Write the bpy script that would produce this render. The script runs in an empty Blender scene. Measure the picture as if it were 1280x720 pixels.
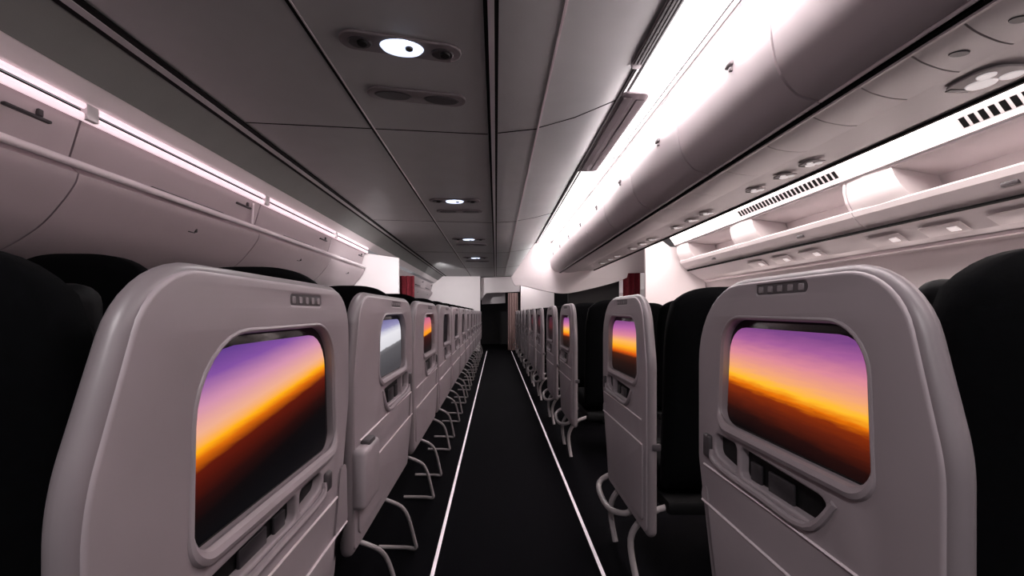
import bpy, bmesh, math, random
from mathutils import Vector, Matrix
random.seed(7)
SC = bpy.context.scene
COL = SC.collection
PI = math.pi
CH = 1.10            # eye height; heights written as H are measured from it

# ------------------------------------------------------------------ materials
def lin(c):
    return tuple((v/12.92 if v <= 0.04045 else ((v+0.055)/1.055)**2.4) for v in (x/255 for x in c))

def mat(name, rgb, rough=0.5, metal=0.0, noise=0.0, scale=40.0, bump=0.0, spec=0.5, stretch=None):
    m = bpy.data.materials.new(name); m.use_nodes = True
    nt = m.node_tree; b = nt.nodes['Principled BSDF']
    col = lin(rgb)
    b.inputs['Base Color'].default_value = (*col, 1)
    b.inputs['Roughness'].default_value = rough
    b.inputs['Metallic'].default_value = metal
    b.inputs['Specular IOR Level'].default_value = spec
    if noise or bump:
        tc = nt.nodes.new('ShaderNodeTexCoord'); n = nt.nodes.new('ShaderNodeTexNoise')
        n.inputs['Scale'].default_value = scale; n.inputs['Detail'].default_value = 4
        src = tc.outputs['Object']
        if stretch:
            mp = nt.nodes.new('ShaderNodeMapping'); mp.inputs['Scale'].default_value = stretch
            nt.links.new(src, mp.inputs['Vector']); src = mp.outputs['Vector']
        nt.links.new(src, n.inputs['Vector'])
        if noise:
            r = nt.nodes.new('ShaderNodeValToRGB')
            r.color_ramp.elements[0].color = (*[v*(1-noise) for v in col], 1)
            r.color_ramp.elements[1].color = (*[min(1, v*(1+noise)) for v in col], 1)
            r.color_ramp.elements[0].position = 0.3; r.color_ramp.elements[1].position = 0.7
            nt.links.new(n.outputs['Fac'], r.inputs['Fac']); nt.links.new(r.outputs['Color'], b.inputs['Base Color'])
        if bump:
            bp = nt.nodes.new('ShaderNodeBump'); bp.inputs['Strength'].default_value = bump; bp.inputs['Distance'].default_value = 0.002
            nt.links.new(n.outputs['Fac'], bp.inputs['Height']); nt.links.new(bp.outputs['Normal'], b.inputs['Normal'])
    return m

def emit(name, rgb, strength):
    m = bpy.data.materials.new(name); m.use_nodes = True
    b = m.node_tree.nodes['Principled BSDF']
    b.inputs['Base Color'].default_value = (*lin(rgb), 1)
    b.inputs['Emission Color'].default_value = (*lin(rgb), 1)
    b.inputs['Emission Strength'].default_value = strength
    return m

def screen_mat(name, stops, tilt=0.0, strength=1.0, ripple=0.02, rscale=6.0, shift=0.0):
    """a lit display: a picture graded by height, its horizon tilted by TILT across the width"""
    m = bpy.data.materials.new(name); m.use_nodes = True
    nt = m.node_tree; b = nt.nodes['Principled BSDF']
    b.inputs['Base Color'].default_value = (0.004, 0.004, 0.005, 1); b.inputs['Roughness'].default_value = 0.35
    b.inputs['Specular IOR Level'].default_value = 0.03
    tc = nt.nodes.new('ShaderNodeTexCoord'); sp = nt.nodes.new('ShaderNodeSeparateXYZ')
    nt.links.new(tc.outputs['Generated'], sp.inputs[0])
    mp = nt.nodes.new('ShaderNodeMapping'); mp.inputs['Scale'].default_value = (1, 2.2, 11.0)
    nt.links.new(tc.outputs['Generated'], mp.inputs['Vector'])
    n = nt.nodes.new('ShaderNodeTexNoise'); n.inputs['Scale'].default_value = rscale; n.inputs['Detail'].default_value = 5
    nt.links.new(mp.outputs['Vector'], n.inputs['Vector'])
    a = nt.nodes.new('ShaderNodeMath'); a.operation = 'MULTIPLY_ADD'; a.inputs[1].default_value = -tilt
    nt.links.new(sp.outputs['Y'], a.inputs[0]); nt.links.new(sp.outputs['Z'], a.inputs[2])
    c = nt.nodes.new('ShaderNodeMath'); c.operation = 'MULTIPLY_ADD'; c.inputs[1].default_value = ripple*2
    nt.links.new(n.outputs['Fac'], c.inputs[0]); nt.links.new(a.outputs[0], c.inputs[2])
    d = nt.nodes.new('ShaderNodeMath'); d.operation = 'SUBTRACT'; d.inputs[1].default_value = ripple+shift
    nt.links.new(c.outputs[0], d.inputs[0])
    r = nt.nodes.new('ShaderNodeValToRGB')
    cr = r.color_ramp
    while len(cr.elements) < len(stops): cr.elements.new(0.5)
    for e, (p, rgb) in zip(cr.elements, stops):
        e.position = p; e.color = (*lin(rgb), 1)
    nt.links.new(d.outputs[0], r.inputs['Fac'])
    nt.links.new(r.outputs['Color'], b.inputs['Emission Color'])
    b.inputs['Emission Strength'].default_value = strength
    return m

M = {}
M['shell'] = mat('warm grey plastic', (138, 128, 132), 0.42, noise=0.03, scale=9, bump=0.06)
M['shell_dark'] = mat('darker grey plastic', (126, 118, 121), 0.5, noise=0.03, scale=9)
M['shell_rim'] = mat('shaded grey rim plastic', (110, 102, 105), 0.42, noise=0.03, scale=9, bump=0.06)
M['latch'] = mat('charcoal plastic', (62, 57, 60), 0.4)
M['line'] = mat('painted edge highlight', (214, 202, 206), 0.3)  # stands in for highlights along the table edges
M['magazine'] = mat('dark magazine covers', (38, 35, 38), 0.4)
M['black'] = mat('black recess', (7, 7, 8), 0.6, spec=0.2)
M['gloss'] = mat('glossy black glass', (6, 6, 7), 0.12, spec=0.4)
M['fabric'] = mat('black upholstery', (3.2, 3.4, 4.6), 0.9, noise=0.25, scale=60, bump=0.4, spec=0.05)
M['fabric2'] = mat('black leather', (3, 3.2, 4.4), 0.6, noise=0.2, scale=30, bump=0.2, spec=0.1)
M['tube'] = mat('pale painted tube', (150, 142, 143), 0.35)
M['carpet'] = mat('near black carpet', (5, 4.6, 7.5), 0.95, noise=0.35, scale=220, bump=0.4, spec=0.05)
M['strip'] = emit('photoluminescent strip', (225, 212, 218), 0.35)
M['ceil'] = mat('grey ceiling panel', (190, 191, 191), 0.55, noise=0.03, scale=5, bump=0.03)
M['slope'] = mat('sloping panel with painted shade', (124, 125, 123), 0.6, noise=0.03, scale=5)  # darker than the ceiling: shade put into the colour
M['groove'] = mat('dark groove', (10, 10, 11), 0.7, spec=0.1)
M['seam'] = mat('seam shadow gap', (44, 40, 42), 0.7, spec=0.1)
M['metal'] = mat('satin aluminium', (222, 216, 218), 0.28, metal=0.15)
M['rail'] = mat('bright satin rail', (244, 232, 235), 0.22, metal=0.0)
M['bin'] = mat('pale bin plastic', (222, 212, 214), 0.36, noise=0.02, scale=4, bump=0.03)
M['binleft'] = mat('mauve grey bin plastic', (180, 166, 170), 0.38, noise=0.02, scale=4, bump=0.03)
M['white'] = mat('white moulded panel', (226, 218, 219), 0.45, noise=0.02, scale=3)
M['psu'] = mat('light grey service panel', (208, 200, 202), 0.4, noise=0.02, scale=6)
M['red'] = mat('dark red curtain', (120, 30, 42), 0.9, noise=0.2, scale=40)
M['beige'] = mat('beige curtain', (168, 142, 138), 0.9, noise=0.15, scale=40)
M['wall'] = mat('dark sidewall panel', (60, 56, 58), 0.6)
M['dark'] = mat('dark end wall', (22, 20, 22), 0.7)
M['vent'] = mat('grey vent mesh', (122, 113, 117), 0.55)
M['cove'] = emit('cove diffuser', (255, 246, 247), 18.0)
M['coveside'] = emit('cove side diffuser', (255, 246, 247), 6.0)
M['window'] = emit('added window glow', (255, 236, 232), 6.5)  # unseen glow added to light the panels under the bins
M['wash'] = emit('hidden fill diffuser', (255, 243, 240), 13.0)
M['edge'] = emit('edge light diffuser', (255, 240, 240), 3.0)
M['railglow'] = emit('painted rail highlight glow', (255, 226, 234), .85)
M['lens'] = emit('cool white lens', (214, 226, 255), 1.6)
M['smalllens'] = emit('warm reading lens', (255, 244, 244), .45)
SUN = [(0.0, (6, 3, 4)), (0.14, (34, 10, 7)), (0.28, (92, 28, 10)), (0.38, (132, 44, 6)), (0.435, (226, 112, 4)), (0.50, (255, 186, 44)),
       (0.60, (240, 164, 118)), (0.74, (216, 134, 150)), (0.88, (164, 92, 150)), (1.0, (118, 66, 130))]
SUNL = [(0.0, (3, 3, 4)), (0.10, (7, 3, 3)), (0.20, (36, 6, 3)), (0.355, (92, 20, 4)), (0.42, (214, 104, 4)), (0.465, (252, 172, 20)),
        (0.55, (236, 172, 140)), (0.68, (206, 142, 170)), (0.82, (128, 78, 156)), (1.0, (62, 40, 120))]
SUNS = [(0.0, (10, 6, 6)), (0.22, (34, 14, 8)), (0.36, (70, 26, 8)), (0.42, (214, 84, 8)), (0.52, (254, 172, 30)), (0.62, (250, 180, 90)),
        (0.74, (216, 130, 150)), (0.88, (176, 96, 160)), (1.0, (128, 70, 130))]
CLOUD = [(0.0, (70, 68, 72)), (0.36, (92, 90, 94)), (0.42, (120, 118, 122)), (0.44, (218, 216, 222)), (0.66, (232, 230, 236)), (0.74, (200, 198, 214)),
         (0.80, (150, 146, 186)), (1.0, (90, 84, 140))]
PINK = [(0.0, (8, 5, 6)), (0.34, (50, 14, 10)), (0.42, (84, 24, 8)), (0.45, (246, 150, 10)), (0.54, (252, 160, 40)), (0.62, (236, 128, 100)), (0.8, (216, 112, 132)), (1.0, (170, 90, 130))]
DUSK = [(0.0, (10, 6, 9)), (0.4, (34, 14, 16)), (0.55, (92, 34, 36)), (0.75, (84, 32, 46)), (1.0, (48, 24, 40))]
OFF = [(0.0, (10, 9, 11)), (0.5, (20, 17, 20)), (1.0, (34, 29, 34))]
S = {'sun_right': screen_mat('sunset picture', SUN, 0.10, 1.05, 0.035, 3.2, -0.07),
     'sun_left': screen_mat('tilted sunset picture', SUNL, 0.27, 1.05, 0.012, 3),
     'sun_small': screen_mat('sunset skyline picture', SUNS, -0.02, 1.05, 0.02, 7),
     'cloud': screen_mat('cloud picture', CLOUD, 0.14, 1.0, 0.03, 3),
     'pink': screen_mat('pink dusk picture', PINK, 0.12, 1.0, 0.01, 3),
     'dusk': screen_mat('dim dusk picture', DUSK, 0.0, 0.9, 0.02, 4),
     'off': screen_mat('dark display', OFF, 0.0, 0.6, 0.01, 3)}

# ------------------------------------------------------------------ mesh helpers
def link(name, me, m=None, parent=None, smooth=True):
    o = bpy.data.objects.new(name, me); COL.objects.link(o)
    if m is not None: me.materials.append(m)
    if smooth: me.polygons.foreach_set('use_smooth', [True]*len(me.polygons)); me.update()
    if parent is not None: o.parent = parent
    return o

def from_bm(name, bm, m=None, parent=None, smooth=False):
    bmesh.ops.recalc_face_normals(bm, faces=bm.faces)
    me = bpy.data.meshes.new(name); bm.to_mesh(me); bm.free()
    o = link(name, me, m, parent, smooth)
    if smooth: sharp(me)
    return o

def sharp(me, ang=40):
    try: me.set_sharp_from_angle(angle=math.radians(ang))
    except Exception: pass

def rbox(bm, lo, hi, r=0.01, seg=3, rot=None):
    """a box from corner lo to corner hi with rounded edges"""
    lo = Vector(lo); hi = Vector(hi); c = (lo+hi)/2; s = hi-lo
    g = bmesh.ops.create_cube(bm, size=1.0)
    vs = g['verts']
    for v in vs: v.co = Vector((v.co.x*s.x, v.co.y*s.y, v.co.z*s.z))
    if r > 0:
        es = list({e for v in vs for e in v.link_edges})
        out = bmesh.ops.bevel(bm, geom=es, offset=min(r, 0.49*min(s)), segments=seg, affect='EDGES', profile=0.5)
        vs = list({v for f in out['faces'] for v in f.verts} | {v for v in vs if v.is_valid})
    mt = Matrix.Translation(c) @ (rot or Matrix.Identity(4))
    for v in vs: v.co = mt @ v.co
    return vs

def box(name, lo, hi, m, parent=None, r=0.004, seg=2):
    bm = bmesh.new(); rbox(bm, lo, hi, r, seg); return from_bm(name, bm, m, parent, r > 0)

def corners(pts, n=7):
    """closed outline through corners (u, v, radius), each rounded"""
    out = []; N = len(pts)
    for i in range(N):
        p = Vector(pts[i][:2]); r = pts[i][2]
        a = (Vector(pts[i-1][:2])-p); b = (Vector(pts[(i+1) % N][:2])-p)
        an, bn = a.normalized(), b.normalized()
        ang = an.angle(bn); d = r/math.tan(ang/2) if r > 0 else 0
        d = min(d, a.length*0.5, b.length*0.5)
        if d < 1e-5: out.append((p.x, p.y)); continue
        rr = d*math.tan(ang/2)
        c = p + (an+bn).normalized()*(rr/math.sin(ang/2))
        s = p+an*d-c; e = p+bn*d-c
        t0 = math.atan2(s.y, s.x); t1 = math.atan2(e.y, e.x)
        dt = (t1-t0+PI) % (2*PI)-PI
        for k in range(n+1):
            t = t0+dt*k/n; out.append((c.x+rr*math.cos(t), c.y+rr*math.sin(t)))
    return out

def plate_mesh(name, outline, holes, thick, bev, res=3):
    """flat plate in local x/y, thickness about z=0, with rounded rims round the outline and each hole"""
    cu = bpy.data.curves.new(name, 'CURVE'); cu.dimensions = '2D'; cu.fill_mode = 'BOTH'
    cu.bevel_depth = bev; cu.bevel_resolution = res; cu.extrude = max(0.0, thick/2-bev)
    cu.offset = -bev
    for pts in [outline]+list(holes):
        sp = cu.splines.new('POLY'); sp.points.add(len(pts)-1)
        for q, (x, y) in zip(sp.points, pts): q.co = (x, y, 0, 1)
        sp.use_cyclic_u = True
    o = bpy.data.objects.new(name, cu); COL.objects.link(o)
    dg = bpy.context.evaluated_depsgraph_get(); dg.update()
    me = bpy.data.meshes.new_from_object(o.evaluated_get(dg))
    bpy.data.objects.remove(o); bpy.data.curves.remove(cu)
    me.materials.clear()
    bm = bmesh.new(); bm.from_mesh(me); bmesh.ops.remove_doubles(bm, verts=bm.verts, dist=1e-5)
    bm.to_mesh(me); bm.free()
    return me

def side_plate(name, s, outline, holes, x0, thick, bev, m, parent, res=3):
    """plate standing along the aisle: outline in (y, z); its aisle face at x0, going outward; s=+1 right of the aisle, -1 left"""
    me = plate_mesh(name, outline, holes, thick, bev, res)
    mt = Matrix(((0, 0, s, s*(x0+thick/2)), (1, 0, 0, 0), (0, 1, 0, 0), (0, 0, 0, 1)))
    me.transform(mt)
    bm = bmesh.new(); bm.from_mesh(me); bmesh.ops.recalc_face_normals(bm, faces=bm.faces); bm.to_mesh(me); bm.free()
    o = link(name, me, m, parent); sharp(me, 35); return o

def front_plate(name, outline, y0, thick, bev, m, parent=None, holes=()):
    """plate facing along the aisle: outline in (x, z)"""
    me = plate_mesh(name, outline, holes, thick, bev, 2)
    me.transform(Matrix(((1, 0, 0, 0), (0, 0, -1, y0+thick/2), (0, 1, 0, 0), (0, 0, 0, 1))))
    o = link(name, me, m, parent); sharp(me, 35); return o

def flat_plate(name, outline, z0, thick, bev, m, parent=None, holes=()):
    me = plate_mesh(name, outline, holes, thick, bev, 2)
    me.transform(Matrix.Translation((0, 0, z0+thick/2)))
    o = link(name, me, m, parent); sharp(me, 35); return o

def smooth_path(pts, n=6):
    P = [Vector(p) for p in pts]; out = []
    for i in range(len(P)-1):
        p0 = P[max(i-1, 0)]; p1 = P[i]; p2 = P[i+1]; p3 = P[min(i+2, len(P)-1)]
        for k in range(n):
            t = k/n
            out.append(0.5*((2*p1)+(p2-p0)*t+(2*p0-5*p1+4*p2-p3)*t*t+(3*p1-p0-3*p2+p3)*t**3))
    out.append(P[-1]); return out

def tube_bm(bm, pts, rad, sides=8, cyclic=False):
    pts = [Vector(p) for p in pts]; n = len(pts); rings = []
    up = Vector((0, 0, 1))
    for i, p in enumerate(pts):
        if cyclic: t = pts[(i+1) % n]-pts[i-1]
        else: t = pts[min(i+1, n-1)]-pts[max(i-1, 0)]
        t.normalize()
        ref = up if abs(t.z) < 0.95 else Vector((1, 0, 0))
        if i == 0: a = t.cross(ref).normalized()
        else:
            a = (prev-t*prev.dot(t)); a = a.normalized() if a.length > 1e-6 else t.cross(ref).normalized()
        prev = a; b = t.cross(a)
        r = rad[i] if isinstance(rad, (list, tuple)) else rad
        rings.append([bm.verts.new(p+a*(r*math.cos(2*PI*k/sides))+b*(r*math.sin(2*PI*k/sides))) for k in range(sides)])
    m = n if cyclic else n-1
    for i in range(m):
        A, B = rings[i], rings[(i+1) % n]
        for k in range(sides): bm.faces.new((A[k], A[(k+1) % sides], B[(k+1) % sides], B[k]))
    if not cyclic:
        bm.faces.new(rings[0][::-1]); bm.faces.new(rings[-1])

def tube(name, pts, rad, m, parent=None, sides=10, cyclic=False):
    bm = bmesh.new(); tube_bm(bm, pts, rad, sides, cyclic); o = from_bm(name, bm, m, parent, True); return o

def prism(name, poly, y0, y1, m, parent=None, smooth=False, gap=0.0):
    """solid with closed cross-section poly [(X, H)] running along the aisle from y0 to y1"""
    bm = bmesh.new()
    a = [bm.verts.new((x, y0+gap, CH+h)) for x, h in poly]; b = [bm.verts.new((x, y1-gap, CH+h)) for x, h in poly]
    n = len(poly)
    for i in range(n): bm.faces.new((a[i], a[(i+1) % n], b[(i+1) % n], b[i]))
    bm.faces.new(a); bm.faces.new(b[::-1])
    return from_bm(name, bm, m, parent, smooth)

def thick(pts, t):
    """turn an open run of (X, H) points into a closed strip of thickness t on its left side"""
    P = [Vector(p) for p in pts]; off = []
    for i, p in enumerate(P):
        d = (P[min(i+1, len(P)-1)]-P[max(i-1, 0)]).normalized(); off.append(p+Vector((-d.y, d.x))*t)
    return [tuple(p) for p in P]+[tuple(p) for p in reversed(off)]

def spline2(pts, n=5):
    return [(v.x, v.y) for v in smooth_path([(x, y, 0) for x, y in pts], n)]

def disc_bm(bm, c, r, depth, n=24, sy=1.0):
    g = bmesh.ops.create_cone(bm, cap_ends=True, segments=n, radius1=r*0.86, radius2=r, depth=depth)
    for v in g['verts']: v.co = Vector((v.co.x, v.co.y*sy, v.co.z))+Vector(c)
    return g['verts']

# ------------------------------------------------------------------ tagging
def tag(o, label=None, cat=None, group=None, kind=None):
    if label: o['label'] = label
    if cat: o['category'] = cat; o['kind'] = 'thing'
    if group: o['group'] = group
    if kind: o['kind'] = kind
    return o
def struct(o, label=None): return tag(o, label, kind='structure')
def thing(name, label, cat, loc=(0, 0, 0), group=None, rz=0):
    o = bpy.data.objects.new(name, None); COL.objects.link(o); o.location = loc; o.rotation_euler = (0, 0, rz)
    o.empty_display_size = 0.05
    return tag(o, label, cat, group)
def dup(root, loc, label, group=None):
    r = root.copy(); COL.objects.link(r); r.location = loc; r['label'] = label
    if group: r['group'] = group
    for ch in list(root.children):
        c = ch.copy(); COL.objects.link(c); c.parent = r
        for g in list(ch.children):
            d = g.copy(); COL.objects.link(d); d.parent = c
    return r
def child(root, base):
    for c in root.children_recursive:
        if c.name.split('.')[0] == base: return c
ORD = ['first', 'second', 'third', 'fourth', 'fifth', 'sixth', 'seventh', 'eighth', 'ninth', 'tenth', 'eleventh', 'twelfth', 'thirteenth', 'fourteenth', 'fifteenth', 'sixteenth', 'seventeenth', 'eighteenth', 'nineteenth', 'twentieth']

# ------------------------------------------------------------------ seats
def upholstery(root, s, x0, x1, y, top=1.205):
    """forward-facing upholstered seat between x0 and x1 (outward of the aisle), its back's rear face at y"""
    w = x1-x0
    def X(a, b): return (min(s*a, s*b), max(s*a, s*b))
    # backrest: a padded slab with an arched top
    bm = bmesh.new()
    nx, nz = 18, 20
    z0 = 0.40
    grid = {}
    for side in (0, 1):
        for i in range(nx+1):
            for j in range(nz+1):
                u = i/nx; v = j/nz
                uu = abs(2*u-1)
                arch = top-0.065*uu**3.5
                z = z0+(arch-z0)*v
                taper = 1-0.10*max(0, (v-0.72)/0.28)**2*1.0
                x = x0+w/2+(u-0.5)*w*taper
                edge = (1-uu**6)*(1-(abs(2*v-1))**8)
                base = y+0.065-0.05*v
                d = 0.055*(0.35+0.65*edge)
                if side == 1: d = d*(1.15+0.35*math.exp(-((v-0.9)/0.08)**2)+0.3*uu**3)
                grid[side, i, j] = bm.verts.new((s*x, base+(-d if side == 0 else d), z))
    for side in (0, 1):
        for i in range(nx):
            for j in range(nz):
                bm.faces.new((grid[side, i, j], grid[side, i+1, j], grid[side, i+1, j+1], grid[side, i, j+1]))
    ring = [(i, 0) for i in range(nx)]+[(nx, j) for j in range(nz)]+[(i, nz) for i in range(nx, 0, -1)]+[(0, j) for j in range(nz, 0, -1)]
    for k in range(len(ring)):
        a, b = ring[k], ring[(k+1) % len(ring)]
        bm.faces.new((grid[(0,)+a], grid[(0,)+b], grid[(1,)+b], grid[(1,)+a]))
    sharp(from_bm('backrest', bm, M['fabric'], root, True).data, 75)
    bm = bmesh.new()
    xa, xb = X(x0+0.07, x1-0.07)
    rbox(bm, (xa, y+0.085, top-0.27), (xb, y+0.15, top-0.045), 0.03, 4)
    from_bm('headrest', bm, M['fabric2'], root, True)
    bm = bmesh.new()
    xa, xb = X(x0+0.01, x1-0.01)
    rbox(bm, (xa, y+0.13, 0.34), (xb, y+0.56, 0.465), 0.04, 4)
    from_bm('seat_cushion', bm, M['fabric'], root, True)

def armrest(root, s, xc, y):
    bm = bmesh.new()
    rbox(bm, (min(s*(xc-.02), s*(xc+.02)), y+0.14, 0.60), (max(s*(xc-.02), s*(xc+.02)), y+0.50, 0.645), 0.018, 3)
    rbox(bm, (min(s*(xc-.015), s*(xc+.015)), y+0.14, 0.34), (max(s*(xc-.015), s*(xc+.015)), y+0.20, 0.615), 0.012, 2)
    from_bm('armrest', bm, M['latch'], root, True)

def make_shell_seat(s, W, zt, zb, ybev, scr, pocket, line1, line2, slot, name='airliner_seat', radii=(0.14, 0.22), nk=.065, top=1.205, rt=(.08, .075)):
    """seat with a grey moulded shell along the aisle. local x=0 is the aisle face of the shell, y=0 its near end."""
    r = thing(name, 'x', 'seat')
    tub = corners([(0, zb, .03), (0, zt-.255, .28), (nk, zt, radii[0]), (W, zt, radii[1]), (W, zb+.44, .12), (W-.11, zb, .03)], 9)
    side_plate('shell', s, tub, [corners([(a-.012 if i in (0,1) else a+.012, b-.012 if i in (0,3) else b+.012, .03) for i, (a, b) in enumerate(((q[0], q[2]), (q[0], q[3]), (q[1], q[3]), (q[1], q[2])))], 5) for q in (scr, pocket)], 0.003, 0.037, 0.018, M['shell_rim'], r, 5)
    i = 0.013
    face = corners([(ybev, zb+i, .03), (ybev, zt-.265, .28), (nk+ybev*.8, zt-i*.8, radii[0]-.02), (W-i, zt-i*.8, radii[1]-.02), (W-i, zb+.44, .12), (W-.11-i, zb+i, .03)], 9)
    sy0, sy1, sz0, sz1 = scr
    hole = corners([(sy0, sz0, .036), (sy0+.012, sz1, rt[0]), (sy1-.02, sz1+.004, rt[1]), (sy1, sz0, .042)], 8)
    py0, py1, pz0, pz1 = pocket
    pd = py1-(py1-py0)*.27
    pk1 = corners([(py0+.05, pz0, .02), (py0, pz1-.012, .02), (pd-.008, pz1, .014), (pd-.008, pz0, .012)], 5)
    pk2 = corners([(pd+.008, pz0, .012), (pd+.008, pz1, .014), (py1, pz1, .016), (py1, pz0+.015, .02)], 5)
    slot_o = corners([(slot[0], slot[2], .008), (slot[0], slot[3], .008), (slot[1], slot[3], .008), (slot[1], slot[2], .008)], 4)
    side_plate('face_panel', s, face, [hole, pk1, pk2, slot_o], 0.0, 0.030, 0.006, M['shell'], r, 3)
    # bezel: black glass field behind the opening, the lit display on it, and the lip round it
    g = 0.012
    bz = side_plate('screen_bezel', s, corners([(sy0-.004, sz0-.004, .035), (sy0+.008, sz1+.004, rt[0]), (sy1-.016, sz1+.008, rt[1]), (sy1+.004, sz0-.004, .042)], 6), [], 0.0195, 0.007, 0.001, M['gloss'], r, 1)
    g2 = corners([(sy0+g*.3, sz0+g*.4, .03), (sy0+g*.4+.012, sz1-g*1.5, rt[0]*.9), (sy1-g*(2.6 if s < 0 else 2.0), sz1-g*1.2, rt[1]*.9), (sy1-g*(1.5 if s < 0 else .4), sz0+g*.4, .03)], 6)
    sc_ = side_plate('screen', s, g2, [], 0.0165, 0.003, 0.0004, S['off'], bz, 0).data
    xs = [[v.co[i] for v in sc_.vertices] for i in range(3)]
    sc_.use_auto_texspace = False
    sc_.texspace_location = [(min(a)+max(a))/2 for a in xs]; sc_.texspace_size = [max(1e-4, (max(a)-min(a))/2) for a in xs]
    lip = [(s*0.001, y, z) for y, z in corners([(sy0-.006, sz0-.008, .042), (sy0+.006, sz1+.006, rt[0]+.006), (sy1-.014, sz1+.01, rt[1]+.006), (sy1+.006, sz0-.008, .048)], 8)]
    zs = [p[2] for p in lip]; lo = min(zs); hi = max(zs)
    tube('screen_rim', lip, [0.0040+0.0085*max(0, 1-(z-lo)/(0.16*(hi-lo))) for z in zs], M['shell'], r, 8, True)
    # pocket: dark well, with the moulded shelf edge under it
    pw = side_plate('pocket', s, corners([(py0-.01, pz0-.012, .01), (py0-.01, pz1+.012, .01), (py1+.01, pz1+.012, .01), (py1+.01, pz0-.012, .01)], 3), [], 0.020, 0.006, 0.001, M['black'], r, 1)
    bm = bmesh.new()
    for a, b, c in ((.30, .50, .010), (.56, .66, .006)):
        ya = py0+(py1-py0)*a; yb = py0+(py1-py0)*b
        rbox(bm, (min(s*.012, s*.019), ya, pz0-.002), (max(s*.012, s*.019), yb, pz0+(pz1-pz0)*.62), .003, 2, None)
    from_bm('magazine_edge', bm, M['magazine'], pw, True)
    tube('pocket_rim', smooth_path([(s*.0, py1+.012, pz0+.02), (s*-.004, py1-.015, pz0-.007), (s*-.005, (py0+py1)/2, pz0-.012), (s*-.004, py0+.06, pz0-.010), (s*.002, py0+.0, pz1-.01)], 5), 0.008, M['shell'], r, 8)
    # seams of the fold-down table, their edge highlights drawn as pale lines
    tube('shelf_edge', [(s*-.0015, ybev+.05, line1-.006), (s*-.002, (ybev+W)/2, line1), (s*-.0015, W-.05, line1)], 0.0028, M['line'], r, 6)
    tp = corners([(ybev+.03, zb+.05, .02), (ybev+.03, line2, .012), (W-.045, line2, .012), (W-.06, zb+.40, .06), (W-.15, zb+.05, .02)], 4)
    tt = side_plate('tray_table', s, tp, [], -0.006, 0.010, 0.003, M['shell'], r, 2)
    tube('tray_edge', [(s*-.006, ybev+.035, line2), (s*-.006, W-.05, line2)], 0.0030, M['line'], tt, 6)
    # catch beside the pocket, slot at the top
    c = bmesh.new()
    yc = py1+.030
    rbox(c, (min(s*-.010, s*.004), yc-.017, pz0-.005), (max(s*-.010, s*.004), yc+.017, pz1-.01), .008, 3)
    from_bm('table_catch', c, M['latch'], r, True)
    box('top_slot', (min(s*.0018, s*.006), slot[0]-.001, slot[2]-.001), (max(s*.0018, s*.006), slot[1]+.001, slot[3]+.001), M['latch'], r, .0)
    bm = bmesh.new()
    for k in range(5):
        ya = slot[0]+(slot[1]-slot[0])*(k+.25)/5
        rbox(bm, (min(s*.0, s*.003), ya, slot[2]+.002), (max(s*.0, s*.003), ya+(slot[1]-slot[0])*.10, slot[3]-.003), .002, 1)
    from_bm('slot_vane', bm, M['shell_dark'], r, True)
    # near-end catch
    box('side_catch', (min(s*.018, s*.05), -.003, line2-.012), (max(s*.018, s*.05), .012, line2+.012), M['latch'], r, .003)
    # body
    upholstery(r, s, 0.125, 0.60, 0.12, top)
    # legs and the rail under the shell
    bm = bmesh.new()
    rbox(bm, (min(s*.14, s*.58), .16, .29), (max(s*.14, s*.58), .62, .345), .012, 2)
    from_bm('seat_frame', bm, M['black'], r, True)
    if s > 0:
        for yl in (.20, .52):
            tube('leg', smooth_path([(.15, yl, .31), (.06, yl+.0, .27), (.01, yl+.03, .16), (.02, yl-.02, .012)], 5), .013, M['tube'], r)
        tube('kick_rail', smooth_path([(.05, .60, .31), (-.02, .62, .26), (-.045, .55, .235), (-.035, .40, .215), (.02, .30, .24), (.05, .31, .30)], 6), .013, M['tube'], r)
    else:
        for yl in (W*.48, W*.88):
            tube('leg', smooth_path([(-.18, yl-.10, .31), (-.06, yl-.09, .27), (.0, yl-.06, .21), (.030, yl-.01, .06), (.032, yl, .016), (-.02, yl+.01, .014), (-.14, yl+.015, .014)], 5), .0085, M['tube'], r)
    box('far_leg', (min(s*.50, s*.54), .25, 0.0), (max(s*.50, s*.54), .50, .30), M['black'], r, .01)
    return r

def make_plain_seat(s):
    r = thing('black_seat', 'x', 'seat')
    upholstery(r, s, 0.0, 0.475, 0.12, 1.205 if s > 0 else 1.285)
    armrest(r, s, 0.52, 0.12)
    bm = bmesh.new()
    rbox(bm, (min(s*.02, s*.53), .16, .29), (max(s*.02, s*.53), .62, .345), .012, 2)
    from_bm('seat_frame', bm, M['black'], r, True)
    for yl in (.22, .54):
        tube('leg', smooth_path([(s*.25, yl, .30), (s*.25, yl, .15), (s*.25, yl-.03, .0)], 3), .014, M['latch'], r)
    return r

def set_screen(r, key):
    o = child(r, 'screen'); o.material_slots[0].link = 'OBJECT'; o.material_slots[0].material = S[key]

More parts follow.
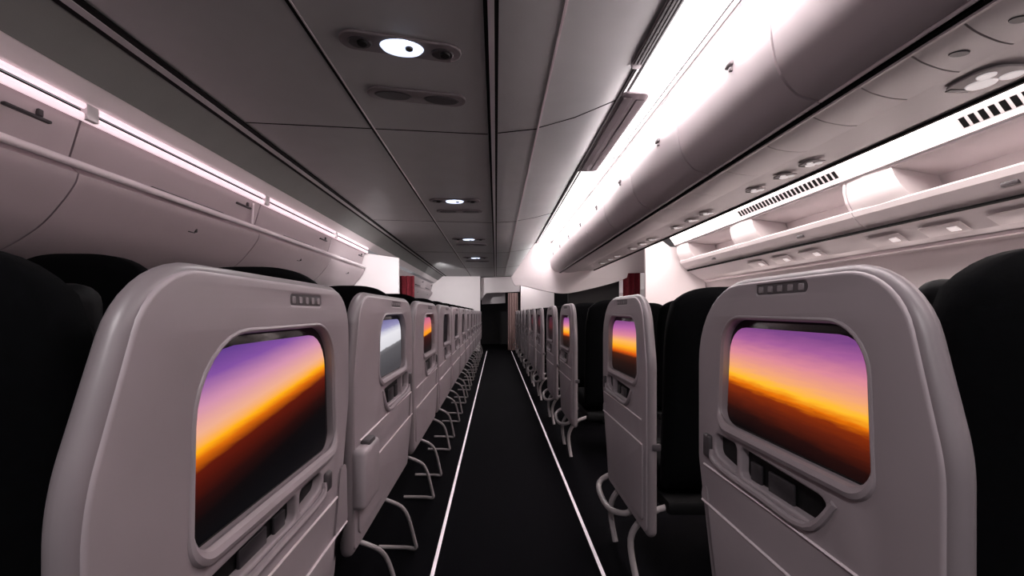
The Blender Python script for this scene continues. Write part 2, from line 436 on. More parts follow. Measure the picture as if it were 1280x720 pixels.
XR, XL = 0.55, -0.405
right = make_shell_seat(1, .68, 1.178, .275, .011, (.115, .555, .832, 1.083), (.185, .575, .735, .800), .705, .612, (.25, .40, 1.140, 1.158))
left1 = make_shell_seat(-1, .806, 1.170, .42, .012, (.168, .690, .765, 1.066), (.165, .60, .683, .733), .634, .545, (.45, .60, 1.118, 1.138), radii=(.14, .13), nk=.09, top=1.19, rt=(.125, .10))
left = make_shell_seat(-1, .90, 1.168, .40, .018, (.285, .735, .862, 1.092), (.33, .78, .755, .835), .728, .625, (.47, .63, 1.128, 1.145), radii=(.13, .14), nk=.07, top=1.245, rt=(.10, .085))
GL, GR = 'grey-shelled seats along the left of the aisle', 'grey-shelled seats along the right of the aisle'
left1.location = (XL, .420, 0)
left1['label'] = 'nearest grey-shelled seat left of the aisle, big tilted sunset on its screen'; left1['group'] = GL
set_screen(left1, 'sun_left')
LN = [1.242+.92*k for k in range(12)]
for k, y in enumerate(LN):
    key = {0: 'cloud', 1: 'pink'}.get(k, 'off')
    lab = {0: 'second grey-shelled seat left of the aisle, white clouds on its screen',
           1: 'third grey-shelled seat left of the aisle, pink and orange dusk on its screen'}.get(k, ORD[k+1]+' grey-shelled seat from the camera along the left of the aisle, screen dark')
    if k == 0: o = left; o.location = (XL, y, 0); o['label'] = lab; o['group'] = GL
    else: o = dup(left, (XL, y, 0), lab, GL)
    set_screen(o, key)
bm = bmesh.new(); rbox(bm, (-.02, .012, .535), (.035, .17, .71), .016, 3)
lb = from_bm('side_box', bm, M['shell'], left, True)
box('box_notch', (0, .07, .707), (.03, .13, .723), M['latch'], lb, .005)
RN = [.53, 1.60, 3.16, 4.14, 5.34, 6.40, 7.50, 8.60, 9.70, 10.80, 11.90]
for k, y in enumerate(RN):
    key = {0: 'sun_right', 1: 'sun_small', 2: 'sun_small'}.get(k, 'dusk' if k < 6 else 'off')
    lab = {0: 'nearest grey-shelled seat right of the aisle, wide sunset on its large screen',
           1: 'second grey-shelled seat right of the aisle, sunset and dark skyline on its screen',
           2: 'third grey-shelled seat right of the aisle, small sunset on its narrow screen'}.get(k, ORD[k]+' grey-shelled seat from the camera along the right of the aisle, screen dim')
    if k == 0: o = right; o.location = (XR, y, 0); o['label'] = lab; o['group'] = GR
    else: o = dup(right, (XR, y, 0), lab, GR)
    set_screen(o, key)
pr = make_plain_seat(1); pl = make_plain_seat(-1)
for k, y in enumerate(RN[:6]):
    lab = 'plain black seat just outward of the '+ORD[k]+' grey-shelled seat right of the aisle'
    p = (XR+.66, y, 0)
    if k == 0: pr.location = p; pr['label'] = lab; pr['group'] = 'plain black seats right of the shells'
    else: dup(pr, p, lab, 'plain black seats right of the shells')
for k, y in enumerate(([.40]+LN)[:5]):
    lab = 'plain black seat just outward of the '+ORD[k]+' grey-shelled seat left of the aisle'
    p = (XL-.66, y, 0)
    if k == 0: pl.location = p; pl['label'] = lab; pl['group'] = 'plain black seats left of the shells'
    else: dup(pl, p, lab, 'plain black seats left of the shells')

# ------------------------------------------------------------------ floor and its guide strips
Y0, Y1 = -1.3, 16.0
struct(box('floor', (-2.55, Y0, -.06), (3.35, Y1, 0), M['carpet'], None, 0), 'near black aisle carpet')
for x, side in ((-.268, 'left'), (.452, 'right')):
    o = box('floor_guide_strip', (x-.008, .6, 0.0), (x+.008, 12.9, .004), M['strip'], None, .0015)
    tag(o, f'thin white guide strip on the carpet along the {side} edge of the aisle', 'floor strip', 'floor guide strips')

# ------------------------------------------------------------------ ceiling
YC = 12.9
cl = [(.02+.625*k/12, 1.10+.045*(k/12)**1.7) for k in range(13)]
struct(prism('ceiling', [(-1.46, 1.10)]+cl+[(.645, 1.19), (-1.46, 1.19)], Y0, YC, M['ceil'], None, True), 'grey panelled ceiling')
sharp(bpy.data.objects['ceiling'].data, 30)
tr = [0]
def trim(o, lab):
    tr[0] += 1; o.name = f'trim_{tr[0]}'; return struct(o, lab)
def strip(x0, x1, h, m, t=.006, y0=Y0, y1=YC):
    return box('trim', (x0, y0, CH+h-t), (x1, y1, CH+h), m, None, 0)
trim(strip(-.046, -.030, 1.10, M['groove'], .010), 'dark gap beside the ceiling rail')
trim(strip(-.030, -.006, 1.10, M['metal'], .016), 'bright centre rail of the ceiling')
trim(strip(-.006, .010, 1.10, M['groove'], .010), 'dark gap beside the ceiling rail')
trim(strip(-.740, -.726, 1.10, M['groove'], .004), 'dark lengthwise ceiling seam')
trim(strip(-.726, -.720, 1.10, M['metal'], .004), 'pale edge of the ceiling seam')
trim(strip(.245, .256, 1.112, M['rail'], .009), 'pale lengthwise ceiling seam')
trim(strip(-1.475, -1.445, 1.10, M['groove'], .010), 'dark ceiling groove')
trim(strip(-1.515, -1.475, 1.10, M['ceil'], .012), 'grey bar in the ceiling groove')
trim(strip(-1.545, -1.515, 1.10, M['groove'], .010), 'dark ceiling groove')
for yy in (2.62, 5.25, 7.9, 10.5):
    for xa, xb in ((-1.44, -.742), (-.718, -.05), (.012, .244)):
        bm = bmesh.new()
        ya, yb = yy+(xa+.7)*.12, yy+(xb+.7)*.12
        if xa > 0: ya, yb = yy+.06, yy+.0
        vs = []
        for z in (CH+1.0985, CH+1.1005):
            vs.append([bm.verts.new(p+(z,)) for p in ((xa, ya-.005), (xb, yb-.005), (xb, yb+.005), (xa, ya+.005))])
        for i in range(4): bm.faces.new((vs[0][i], vs[0][(i+1) % 4], vs[1][(i+1) % 4], vs[1][i]))
        bm.faces.new(vs[0]); bm.faces.new(vs[1][::-1])
        trim(from_bm('trim', bm, M['groove']), 'crosswise joint between ceiling panels')
    # the joint climbs the right-hand slope towards the vent
    bm = bmesh.new(); pts = [(.256, 1.1085), (.45, 1.1235), (.64, 1.1435)]
    A = []
    for (x, h), dy in zip(pts, (0, -.10, -.26)):
        A.append([bm.verts.new((x, yy+dy+e, CH+h+z)) for e, z in ((-.005, -.002), (.005, -.002), (.005, .001), (-.005, .001))])
    for i in range(2):
        for k in range(4): bm.faces.new((A[i][k], A[i][(k+1) % 4], A[i+1][(k+1) % 4], A[i+1][k]))
    bm.faces.new(A[0]); bm.faces.new(A[2][::-1])
    trim(from_bm('trim', bm, M['seam']), 'crosswise joint on the sloping ceiling panel')
# left slope and lit band above the bins
struct(prism('ceiling_slope', thick([(-1.695, .968), (-1.545, 1.095)], .03), Y0, YC, M['slope']), 'sloping ceiling panel above the left bins, shade painted into its colour')
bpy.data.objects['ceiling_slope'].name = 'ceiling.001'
trim(prism('trim', thick([(-1.785, .895), (-1.697, .970)], .03), Y0, YC, M['white']), 'pale band above the left bins')

# right cove: dark rails, diffuser
trim(prism('trim', [(.640, 1.132), (.652, 1.132), (.652, 1.19), (.640, 1.19)], Y0, YC, M['seam']), 'dark edge rail of the cove')
trim(prism('trim', [(.652, 1.128), (.664, 1.128), (.664, 1.19), (.652, 1.19)], Y0, YC, M['metal']), 'pale edge rail of the cove')
trim(prism('trim', [(.664, 1.124), (.676, 1.124), (.676, 1.19), (.664, 1.19)], Y0, YC, M['seam']), 'dark edge rail of the cove')
YB = 6.95
cove = thing('cove_light', 'long glowing white cove light running above the curved bins right of the aisle', 'light', (0, 0, 0))
prof = [(.690, 1.118), (.691, 1.090), (.697, 1.072), (.710, 1.064), (.730, 1.066), (.78, 1.086), (.825, 1.106), (.838, 1.115)]
prism('diffuser', prof+[(.838, 1.15), (.690, 1.15)], Y0, YB+.05, M['cove'], cove, True)
prism('housing', [(.677, 1.155), (.90, 1.155), (.90, 1.19), (.677, 1.19)], Y0, YB+.1, M['white'], cove)
prism('side_diffuser', [(.684, 1.074), (.6895, 1.070), (.6895, 1.15), (.684, 1.15)], Y0, YB+.05, M['coveside'], cove)
box('edge_seam', (.840, Y0, CH+1.110), (.844, YB+.1, CH+1.12), M['seam'], cove, .0)

fc = thing('cove_light', 'far stretch of glowing cove light beyond the hanging white header', 'light', (0, 0, 0))
prism('diffuser', prof+[(.838, 1.15), (.690, 1.15)], 7.2, 12.8, M['cove'], fc, True)
prism('housing', [(.677, 1.155), (.90, 1.155), (.90, 1.19), (.677, 1.19)], 7.2, 12.8, M['white'], fc)
def long_vent(name, x0, x1, y0, y1, h, nsl, label, mesh=False):
    r = thing(name, label, 'vent', ((x0+x1)/2, (y0+y1)/2, CH+h), 'air grilles beside the cove light')
    hx = (x1-x0)/2; hy = (y1-y0)/2
    o = flat_plate('frame', corners([(-hx, -hy, .03), (hx, -hy, .05), (hx, hy, .03), (-hx, hy, .02)], 5), -.012, .012, .004, M['shell'], r)
    bm = bmesh.new()
    for k in range(nsl):
        a = -hx+2*hx*(k+.22)/nsl; b = -hx+2*hx*(k+.80)/nsl
        rbox(bm, (a, -hy+.04+.02*k, -.016), (b, hy-.04, -.010), .001, 1)
    from_bm('grille', bm, M['vent'] if mesh else M['latch'], r)
    return r
long_vent('air_grille', .618, .680, .90, 2.03, 1.138, 4, 'long dark slatted air grille nearest the camera beside the cove light')
long_vent('air_grille', .605, .745, 2.10, 3.26, 1.062, 2, 'short grey mesh air grille farther along beside the cove light', True)
bpy.data.objects['air_grille']

# ------------------------------------------------------------------ bins above the centre seats (right of the aisle)
fr = spline2([(.868, 1.085), (.848, 1.02), (.842, .93), (.846, .84), (.868, .745), (.92, .675), (.985, .652)], 6)
binpoly = fr+[(1.0, .665), (1.0, .70), (1.50, .71), (1.56, .70), (1.68, .90), (1.70, 1.085)]
def make_cbin(y0, L):
    r = thing('overhead_bin', 'x', 'overhead bin', (0, y0, 0))
    prism('body', binpoly, 0, L, M['bin'], r, True, gap=.005)
    sharp(child(r, 'body').data, 50)
    bm = bmesh.new()
    rbox(bm, (.830, L*.30, CH+.885), (.849, L*.30+.045, CH+.905), .006, 2)
    rbox(bm, (.832, L*.30+.006, CH+.865), (.851, L*.30+.018, CH+.88), .003, 1)
    from_bm('latch', bm, M['shell_dark'], r, True)
    tube('lower_lip', [(.992, .004, CH+.650), (.992, L-.004, CH+.650)], .006, M['rail'], r, 6)
    return r
cb = None; L = .70; ys = [-.05+L*k for k in range(10)]
for k, y in enumerate(ys):
    lab = ORD[k-1]+' curved grey bin from the camera beneath the glowing cove light' if k else 'curved grey bin beside the camera, beyond the upper right edge of the view'
    if cb is None: cb = make_cbin(y, L); cb['label'] = lab; cb['group'] = 'curved bins under the cove light'
    else: dup(cb, (0, y, 0), lab, 'curved bins under the cove light')
YBIN = ys[-1]+L
trim(prism('trim', [(1.002, .640), (1.016, .640), (1.016, .70), (1.002, .70)], Y0, YBIN, M['groove']), 'dark gap under the centre bins')
trim(prism('trim', [(1.016, .634), (1.025, .634), (1.024, .70), (1.016, .70)], Y0, YBIN, M['rail']), 'pale lip under the centre bins')
# service panels under those bins
pb = [.05, .90, 1.03, 1.155, 1.31, 1.50, 1.75, 2.05, 2.4, 2.75, 3.1, 3.45, 3.8, 4.15, 4.5, 4.85, 5.2, 5.55, 5.9, 6.25, 6.6, 6.95]
pcurve = spline2([(1.026, .652), (1.10, .645), (1.20, .651), (1.276, .664)], 5)
PSU0 = None
for k in range(len(pb)-1):
    r = thing('service_hatch', 'curved service panel beside the camera, beyond the right edge of the view' if k == 0 else ORD[k-1] + ' curved service panel from the camera under the centre bins' if k < 16 else
              f'curved service panel under the centre bins, {ORD[len(pb)-2-k]} from their far end', 'ceiling panel', (0, pb[k], 0), 'curved panels under the centre bins')
    Lp = pb[k+1]-pb[k]
    prism('panel', pcurve+[(1.276, .698), (1.026, .698)], 0, Lp, M['psu'], r, True, gap=.0025)
    pm = child(r, 'panel').data; sharp(pm, 50)
    for v in pm.vertices: v.co.y += .11*(v.co.x-1.151)/.25
    if k not in (1, 2): continue
    bm = bmesh.new()
    vs = disc_bm(bm, (0, 0, 0), .026, .008, 20, .55 if Lp < .2 else 1.2)
    for v in vs: v.co = v.co+Vector((1.15, Lp*.5, CH+.6475))
    from_bm('finger_pull', bm, M['latch'], r, True)
trim(prism('trim', thick([(1.283, .668), (1.540, .686)], .02), Y0, YBIN, M['psu']), 'flat reading-light strip under the centre bins')
trim(prism('trim', [(1.540, .676), (1.553, .676), (1.553, .71), (1.540, .71)], Y0, YBIN, M['seam']), 'dark far edge of the centre bins')
rl = None
for k, y in enumerate([1.25, 1.95, 2.13, 2.37, 2.92, 3.14, 3.40, 3.95, 4.2, 4.5, 5.1, 5.4, 5.8]):
    lab = ORD[k]+' reading-light cluster from the camera under the centre bins'+(', the largest' if k == 0 else '')
    g = 'reading lights under the centre bins'
    if rl is None or k == 1:
        sc = 1.0 if k == 0 else .58
        r = thing('reading_light', lab, 'light', (1.40, y, CH+.668), g)
        flat_plate('bezel', corners([(-.075*sc, -.075*sc, .05*sc), (.075*sc, -.075*sc, .05*sc), (.075*sc, .075*sc, .05*sc), (-.075*sc, .075*sc, .05*sc)], 5), -.006, .006, .002, M['white'], r)
        bm = bmesh.new()
        for cx, cy, rr in ((.0, .02, .036), (.03, -.03, .026), (-.035, -.025, .022)):
            disc_bm(bm, (cx*sc, cy*sc, -.006), rr*sc, .006, 20)
        from_bm('lens', bm, M['smalllens'], r)
        bm = bmesh.new(); rbox(bm, (-.06*sc, .048*sc, -.008), (.01*sc, .066*sc, -.004), .003, 1)
        from_bm('switch', bm, M['latch'], r)
        if k == 1: rl = r
        else: rl = None
    else: dup(rl, (1.40, y, CH+.668), lab, g)

# ------------------------------------------------------------------ far aisle: ceiling, hidden fill light, lit strip, open window bins
struct(prism('ceiling', [(.91, 1.16), (3.2, 1.16), (3.2, 1.19), (.91, 1.19)], Y0, YC, M['ceil']), 'ceiling of the far aisle')
wl = thing('hidden_fill_light', 'long fill light added in the far aisle ceiling, hidden behind the centre bins', 'light', (0, 0, 0))
prism('diffuser', [(2.02, 1.12), (2.30, 1.12), (2.30, 1.135), (2.02, 1.135)], .2, 6.2, M['wash'], wl)  # lamp added out of view to brighten the open bins
prism('housing', [(1.98, 1.13), (2.34, 1.13), (2.34, 1.16), (1.98, 1.16)], .15, 6.25, M['white'], wl)
el = thing('edge_light', 'bright sloping light strip above the open bins on the far right', 'light', (0, 0, 0))
prism('diffuser', thick([(2.515, .975), (2.40, 1.13)], -.02), Y0, 6.2, M['edge'], el)
prism('lip', [(2.508, .958), (2.535, .958), (2.535, .985), (2.518, .985)], Y0, 6.2, M['rail'], el)
def slot_vent(y0, y1, n, label):
    r = thing('slot_vent', label, 'vent', (0, 0, 0), 'slotted vents above the open bins')
    a = Vector((2.515, .975)); b = Vector((2.40, 1.13)); d = (b-a)
    nrm = Vector((-d.y, d.x)).normalized()
    if nrm.x > 0: nrm = -nrm
    def q(t, off): p = a+d*t+nrm*off; return (p.x, p.y)
    prism('plate', [q(.08, .001), q(.46, .001), q(.46, .004), q(.08, .004)], y0, y1, M['white'], r)
    bm = bmesh.new()
    for k in range(n):
        ya = y0+(y1-y0)*(k+.12)/n; yb = y0+(y1-y0)*(k+.72)/n
        P = [q(.12, .0035), q(.42, .0035), q(.42, .0055), q(.12, .0055)]
        va = [bm.verts.new((x, ya, CH+h)) for x, h in P]; vb = [bm.verts.new((x, yb, CH+h)) for x, h in P]
        for i in range(4): bm.faces.new((va[i], va[(i+1) % 4], vb[(i+1) % 4], vb[i]))
        bm.faces.new(va); bm.faces.new(vb[::-1])
    from_bm('slots', bm, M['black'], r); child(r, 'slots').name = 'slot_grille'
slot_vent(1.70, 2.36, 14, 'row of black vent slots nearest the camera above the open right bins')
slot_vent(3.20, 4.50, 26, 'longer row of black vent slots farther along above the open right bins')

def make_wbin(y0, L):
    r = thing('open_overhead_bin', 'x', 'overhead bin', (0, y0, 0))
    out = [(2.62, .735), (2.60, .745), (2.585, .735), (2.60, .70), (2.645, .65), (2.705, .612), (2.72, .612), (2.72, .66), (3.0, .69), (3.0, .955), (2.54, .955), (2.54, .945), (2.97, .925), (2.97, .715), (2.63, .70)]
    prism('body', out, 0, L, M['white'], r, False, gap=.004)
    tube('front_lip', [(2.598, .005, CH+.738), (2.598, L-.005, CH+.738)], .009, M['rail'], r, 8)
    # curved cheek closing the far end, and the thin wall at the near end
    bm = bmesh.new()
    pf = spline2([(2.545, .952), (2.545, .88), (2.565, .80), (2.600, .735)], 5)
    n = len(pf); rows = []
    for i, (x, h) in enumerate(pf):
        t = i/(n-1)
        ya = L-.36-.10*t
        rows.append([bm.verts.new((x, ya, CH+h)), bm.verts.new((x-.012, (ya+L)/2, CH+h)), bm.verts.new((x, L-.005, CH+h)),
                     bm.verts.new((2.96, L-.005, CH+h)), bm.verts.new((2.96, ya+.12, CH+h))])
    for i in range(n-1):
        for k in range(5): bm.faces.new((rows[i][k], rows[i][(k+1) % 5], rows[i+1][(k+1) % 5], rows[i+1][k]))
    bm.faces.new(rows[0]); bm.faces.new(rows[-1][::-1])
    from_bm('end_cheek', bm, M['white'], r, True); sharp(child(r, 'end_cheek').data, 40)
    front = [(2.545, .945), (2.545, .88), (2.565, .80), (2.60, .74), (2.97, .715), (2.97, .925)]
    prism('end_wall', front, .006, .03, M['bin'], r)
    bm = bmesh.new(); rbox(bm, (2.618, L*.36, CH+.655), (2.645, L*.36+.08, CH+.680), .006, 2)
    from_bm('latch', bm, M['latch'], r, True)
    return r
wb = None; LW = 1.55
wys = [3.2-2*LW, 3.2-LW, 3.2, 3.2+LW]
for k, y in enumerate(wys):
    lab = ['', 'nearest', 'middle', 'farthest'][k]+' open pale bin in the row under the bright light strip' if k else 'open pale bin beside the camera, beyond the right edge of the view'
    ln = LW if k < 3 else 6.2-y
    if wb is None: wb = make_wbin(y, LW); wb['label'] = lab; wb['group'] = 'open bins on the far right'
    elif k < 3: dup(wb, (0, y, 0), lab, 'open bins on the far right')
    else: w = make_wbin(y, ln); w['label'] = lab; w['group'] = 'open bins on the far right'
trim(prism('trim', [(2.69, .600), (2.72, .596), (2.72, .612), (2.69, .612)], Y0, 6.2, M['groove']), 'dark gap under the open bins')
trim(prism('trim', thick([(2.71, .596), (2.86, .50), (2.93, .475)], .03), Y0, 6.2, M['psu']), 'service strip under the open bins')
trim(prism('trim', [(2.93, .455), (2.965, .450), (2.965, .490), (2.93, .490)], Y0, 6.2, M['rail']), 'pale rail under the open bins')
for k in range(9):
    y = 1.0+.62*k
    bm = bmesh.new()
    pts = corners([(-.14, -.20, .11), (.14, -.20, .11), (.14, .20, .11), (-.14, .20, .11)], 6)
    wme = plate_mesh('window', pts, [], .02, .004, 1); bm.free()
    wme.transform(Matrix(((0, 0, 1, 3.108), (1, 0, 0, y), (0, 1, 0, CH-.04), (0, 0, 0, 1))))
    struct(link(f'window_{k+1}', wme, M['window']), 'oval cabin window unseen behind the right seats, its glow added as fill')
rl2 = None
for k, y in enumerate([2.35, 2.75, 3.15, 3.9, 4.3, 4.7]):
    lab = ORD[k]+' slim reading-light unit from the camera under the open right bins'
    if rl2 is None:
        rl2 = thing('reading_light', lab, 'light', (2.80, y, CH+.526), 'reading lights under the open bins'); 
        bm = bmesh.new(); rbox(bm, (-.05, -.13, -.006), (.05, .13, .004), .01, 2, Matrix.Rotation(math.radians(33), 4, 'Y')); from_bm('bezel', bm, M['white'], rl2, True)
        bm = bmesh.new(); rbox(bm, (-.022, -.09, -.011), (.022, -.03, -.004), .004, 1, Matrix.Rotation(math.radians(33), 4, 'Y')); from_bm('lens', bm, M['smalllens'], rl2, True)
    else: dup(rl2, (2.80, y, CH+.526), lab, 'reading lights under the open bins')
struct(prism('wall_right', [(2.965, .49), (3.0, .44), (3.12, .14), (3.12, -1.10), (3.2, -1.10), (3.2, .9), (3.01, .9), (3.01, .55)], Y0, YC, M['white']), 'pale sidewall on the far right')

# ------------------------------------------------------------------ left bins
lower = spline2([(-1.822, .612), (-1.838, .565), (-1.895, .485), (-2.0, .375), (-2.18, .27), (-2.395, .21)], 5)
def make_lbin(y0, L):
    r = thing('overhead_bin', 'x', 'overhead bin', (0, y0, 0))
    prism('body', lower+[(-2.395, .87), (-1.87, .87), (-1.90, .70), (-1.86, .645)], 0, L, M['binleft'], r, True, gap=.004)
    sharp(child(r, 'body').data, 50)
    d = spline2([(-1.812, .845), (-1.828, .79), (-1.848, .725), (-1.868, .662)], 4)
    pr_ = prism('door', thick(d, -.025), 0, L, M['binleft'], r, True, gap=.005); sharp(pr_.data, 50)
    bm = bmesh.new()
    rbox(bm, (-1.862, L*.30, CH+.668), (-1.842, L*.72, CH+.684), .003, 1)  # dark finger slot above the lower rail, built as a thin bar
    from_bm('finger_slot', bm, M['latch'], r, True)
    bm = bmesh.new()
    rbox(bm, (-1.835, L*.80, CH+.775), (-1.815, L*.92, CH+.787), .003, 1)
    rbox(bm, (-1.828, L*.88, CH+.787), (-1.812, L*.895, CH+.815), .003, 1)
    hd = from_bm('handle', bm, M['latch'], r, True)
    bm = bmesh.new()
    rbox(bm, (-1.905, L*.52, CH+.500), (-1.878, L*.52+.07, CH+.512), .004, 1)
    rbox(bm, (-1.890, L*.52+.05, CH+.505), (-1.862, L*.52+.066, CH+.540), .004, 1)
    from_bm('latch', bm, M['latch'], r, True)
    return r
lb = None
lys = [-1.02, .45, 1.92, 3.39, 4.86]; LL = 1.47
for k, y in enumerate(lys):
    lab = ORD[k-1]+' mauve-grey bin from the camera between the two bright left rails' if k else 'mauve-grey bin beside the camera, beyond the left edge of the view'
    if k == 4: o = make_lbin(y, 6.10-y); o['label'] = lab; o['group'] = 'bins along the left wall'
    elif lb is None: lb = make_lbin(y, LL); lb['label'] = lab; lb['group'] = 'bins along the left wall'
    else:
        o = dup(lb, (0, y, 0), lab, 'bins along the left wall')
        if k == 2: tube('end_post', [(-1.818, LL-.10, CH+.825), (-1.826, LL-.10, CH+.662)], .010, M['rail'], o, 8)
for k, y in enumerate([6.75, 8.22, 9.69, 11.16]):
    dup(lb, (0, y, 0), ORD[k]+' mauve-grey left bin beyond the tall white partition', 'bins along the left wall')
ur = thing('bin_rail', 'bright double rail along the top of the left bins', 'rail', (0, 0, 0), 'bright rails on the left bins')
tube('upper_tube', [(-1.772, Y0, CH+.893), (-1.772, 6.08, CH+.893)], .013, M['railglow'], ur)  # both tubes glow in place of highlights on a plain rail
tube('lower_tube', [(-1.784, Y0, CH+.850), (-1.784, 6.08, CH+.850)], .018, M['railglow'], ur)
box('shadow_gap', (-1.800, Y0, CH+.866), (-1.784, 6.08, CH+.877), M['groove'], ur, 0)
for y in (1.92, 3.39, 4.86):
    bm = bmesh.new(); rbox(bm, (-1.80, y-.03, CH+.835), (-1.755, y+.03, CH+.905), .008, 2); from_bm('joint_sleeve', bm, M['metal'], ur, True)
lr = tag(tube('bin_rail', [(-1.796, Y0, CH+.641), (-1.796, 6.02, CH+.641)], .018, M['rail']), 'single bright rail along the lower edge of the left bins', 'rail', 'bright rails on the left bins')
struct(prism('wall_left', [(-2.42, .26), (-2.42, .0), (-2.42, -1.10), (-2.5, -1.10), (-2.5, .9), (-2.42, .9)], Y0, YC, M['wall']), 'dark sidewall behind the left seats')

# ------------------------------------------------------------------ service units in the ceiling above the aisle
def ceil_unit(x, y, lit, label, ang=.24):
    r = thing('ceiling_service_unit', label, 'ceiling light' if lit else 'ceiling vent', (x, y, CH+1.10), 'oblong units in the ceiling', ang)
    flat_plate('plate', corners([(-.245, -.062, .06), (.245, -.062, .06), (.245, .062, .06), (-.245, .062, .06)], 8), -.014, .014, .006, M['shell_dark'], r)
    if lit:
        bm = bmesh.new(); disc_bm(bm, (0, -.004, -.017), .092, .014, 32, .62)
        lens = from_bm('lens', bm, M['lens'], r)
        bm = bmesh.new(); disc_bm(bm, (.028, -.022, -.026), .017, .008, 16); from_bm('sensor', bm, M['latch'], lens)
        for xx, kx in ((-.165, 1), (.165, 1)):
            bm = bmesh.new(); disc_bm(bm, (xx, .0, -.016), .05, .006, 20, .8)
            c = from_bm('nozzle', bm, M['latch'], r)
            bm = bmesh.new(); disc_bm(bm, (xx+.01, -.008, -.022), .022, .01, 16); from_bm('nozzle_core', bm, M['black'], c)
    else:
        for xx in (-.12, .12):
            bm = bmesh.new(); disc_bm(bm, (xx, .0, -.015), .095, .006, 28, .48); from_bm('scoop', bm, M['latch'], r)
    if lit:
        li = bpy.data.lights.new('ceiling_lamp', 'SPOT'); li.energy = 18; li.color = (1, .95, .96); li.spot_size = math.radians(165); li.spot_blend = .6; li.shadow_soft_size = .05
        lo_ = bpy.data.objects.new('ceiling_lamp', li); COL.objects.link(lo_); lo_.parent = r; lo_.location = (0, 0, -.04)
    return r
uy = [1.80, 4.26, 6.45, 8.6]; vy = [2.215, 4.70, 7.0, 9.2]
li = bpy.data.lights.new('ceiling_lamp', 'SPOT'); li.energy = 80; li.color = (1, .94, .955); li.spot_size = math.radians(165); li.spot_blend = .6; li.shadow_soft_size = .09
lo_ = bpy.data.objects.new('ceiling_lamp', li); COL.objects.link(lo_); lo_.location = (-.42, -.55, CH+1.06)  # extra lamp added behind the camera to light the nearest right seat
def fill_spot(p, tgt, w, cone):  # unseen spot added to brighten a white partition
    la = bpy.data.lights.new('partition_fill', 'SPOT'); la.energy = w; la.spot_size = math.radians(cone); la.spot_blend = .8; la.shadow_soft_size = .12; la.color = (1, .95, .96)
    lo = bpy.data.objects.new('partition_fill', la); COL.objects.link(lo); lo.location = p
    lo.rotation_euler = (Vector(tgt)-Vector(p)).to_track_quat('-Z', 'Y').to_euler()
fill_spot((-1.0, 3.7, CH+.98), (-1.75, 6.2, CH+.42), 260, 40)
fill_spot((-1.2, 9.4, CH+1.0), (-1.3, 12.9, CH+.5), 230, 50)
uA = uB = None
for k in range(4):
    la = ORD[k]+' oblong ceiling unit from the camera with a glowing oval lens'
    lb_ = ORD[k]+' plain oblong ceiling unit from the camera with two dark scoops'
    if k == 0:
        ceil_unit(-.385, uy[0], True, la, .25); ceil_unit(-.395, vy[0], False, lb_, .21)
    elif k == 1:
        uA = ceil_unit(-.40, uy[1], True, la, .04); uB = ceil_unit(-.39, vy[1], False, lb_, .03)
    else:
        dup(uA, (-.40, uy[k], CH+1.10), la); dup(uB, (-.39, vy[k], CH+1.10), lb_)

# ------------------------------------------------------------------ partitions, curtains, far end
def z(h): return CH+h
o = front_plate('cabin_partition', [(-2.39, 0), (-1.36, 0), (-1.36, z(.78)), (-1.78, z(.84)), (-2.39, z(.86))], 6.16, .05, .006, M['white'])
tag(o, 'tall white partition at the far end of the left bins', 'partition', 'white partitions')
o = front_plate('cabin_partition', [(2.14, 0), (3.0, 0), (3.0, z(.95)), (2.50, z(.955)), (2.30, z(1.10)), (2.14, z(1.12))], 6.30, .06, .006, M['white'])
tag(o, 'tall white partition at the far end of the open right bins', 'partition', 'white partitions')
o = front_plate('cabin_partition', [(-2.39, 0), (-.46, 0), (-.46, z(1.09)), (-2.39, z(1.09))], 12.84, .05, .006, M['white'])
tag(o, 'wide pale partition closing off the left seats at the far end', 'partition', 'white partitions')
o = front_plate('cabin_partition', [(.72, 0), (1.7, 0), (1.7, z(.92)), (.72, z(.92))], 12.84, .05, .006, M['white'])
tag(o, 'small white partition behind the last seats right of the aisle', 'partition', 'white partitions')
hdr = front_plate('bulkhead_header', spline2([(.24, .58), (.30, .455), (.43, .445), (.84, .35), (1.19, .33), (1.83, .476), (2.10, .576)], 5)+[(2.12, .65), (2.42, .66), (2.42, 1.13), (.62, 1.13)], 0, .06, .006, M['white'])
hdr.location = (0, 7.05, CH)
tag(hdr, 'white curved header panel hanging at the end of the curved bins', 'panel')

o = front_plate('dark_partition', [(1.2, 0), (2.05, 0), (2.05, z(.64)), (1.2, z(.64))], 7.32, .05, .006, M['dark'])
tag(o, 'dark panel below the hanging white curved header', 'partition')

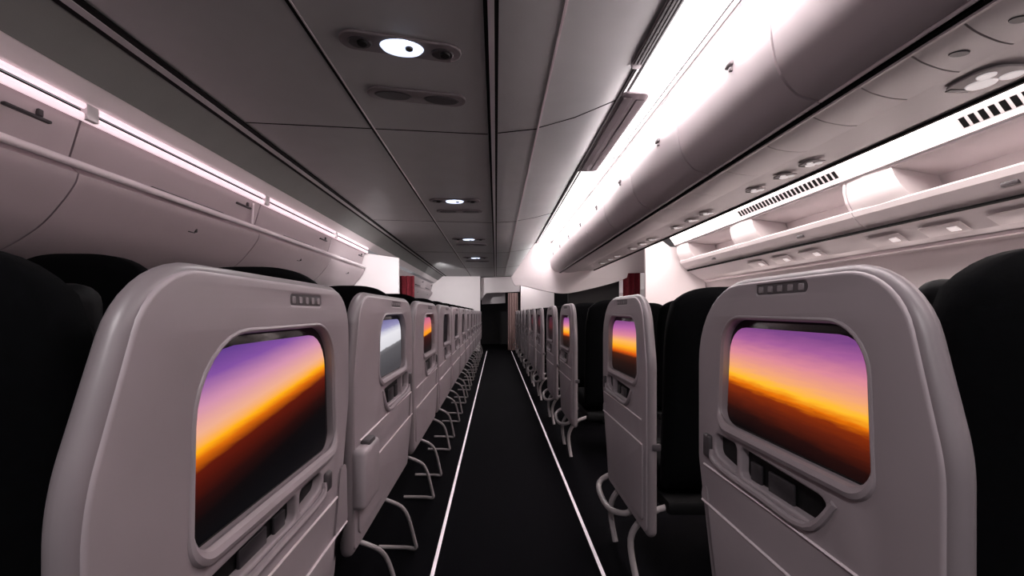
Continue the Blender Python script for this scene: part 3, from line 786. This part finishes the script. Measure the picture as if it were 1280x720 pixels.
def curtain(x0, x1, y, z0, z1, m, n, label, name='curtain'):
    bm = bmesh.new(); N = 48; rows = []
    for j in range(2):
        rows.append([])
        for i in range(N+1):
            t = i/N; yy = y+.025*math.sin(t*n*2*PI)
            rows[j].append((bm.verts.new((x0+(x1-x0)*t, yy, z0 if j == 0 else z1)), bm.verts.new((x0+(x1-x0)*t, yy+.008, z0 if j == 0 else z1))))
    for i in range(N):
        for k in (0, 1): bm.faces.new((rows[0][i][k], rows[0][i+1][k], rows[1][i+1][k], rows[1][i][k]))
        for j in (0, 1): bm.faces.new((rows[j][i][0], rows[j][i+1][0], rows[j][i+1][1], rows[j][i][1]))
    for i in (0, N): bm.faces.new((rows[0][i][0], rows[0][i][1], rows[1][i][1], rows[1][i][0]))
    o = from_bm(name, bm, m, None, True); tag(o, label, 'curtain', 'curtains at the partitions'); return o
curtain(-1.55, -1.30, 7.0, 0.01, z(.60), M['red'], 3, 'dark red curtain beside the tall white left partition')
curtain(2.08, 2.36, 7.2, 0.01, z(.68), M['red'], 3, 'red curtain beside the tall white right partition')
curtain(.36, .66, 13.2, 0.01, z(.62), M['beige'], 4, 'narrow beige curtain at the far end of the aisle')
struct(box('wall_back', (-2.5, 15.9, 0), (3.3, 16.0, z(1.19)), M['dark'], None, 0), 'dark end wall of the cabin')
o = front_plate('doorway_header', [(-.46, z(.40)), (-.30, z(.62)), (.72, z(.66)), (.72, z(1.12)), (-.46, z(1.09))], 13.3, .08, .006, M['white'])
tag(o, 'pale header across the dark doorway at the far end of the aisle', 'panel')
o = front_plate('galley_panel', [(-.46, z(.30)), (.30, z(.34)), (.30, z(1.12)), (-.46, z(1.12))], 14.2, .05, .006, M['psu'])
tag(o, 'small grey panel seen through the doorway under the pale header', 'panel')
struct(box('ceiling', (-2.5, 12.95, z(1.13)), (3.3, 16.0, z(1.19)), M['ceil'], None, 0), 'ceiling beyond the far partitions')

# ------------------------------------------------------------------ light and camera
w = bpy.data.worlds.new('World'); SC.world = w; w.use_nodes = True
bg = w.node_tree.nodes['Background']; bg.inputs['Color'].default_value = (0.9, 0.85, 0.9, 1); bg.inputs['Strength'].default_value = 0.24

cam = bpy.data.cameras.new('Camera'); co = bpy.data.objects.new('Camera', cam); COL.objects.link(co)
co.location = (0, 0, CH); co.rotation_euler = (PI/2, 0, 0)
cam.sensor_width = 36; cam.lens = 550/1280*36
cam.shift_x = (640-620)/1280; cam.shift_y = (392-360)/1280
cam.clip_start = .02; cam.clip_end = 100
SC.camera = co
vs = SC.view_settings
vs.view_transform = 'Standard'; vs.look = 'None'; vs.exposure = 0.0; vs.gamma = 1.0; vs.use_curve_mapping = False
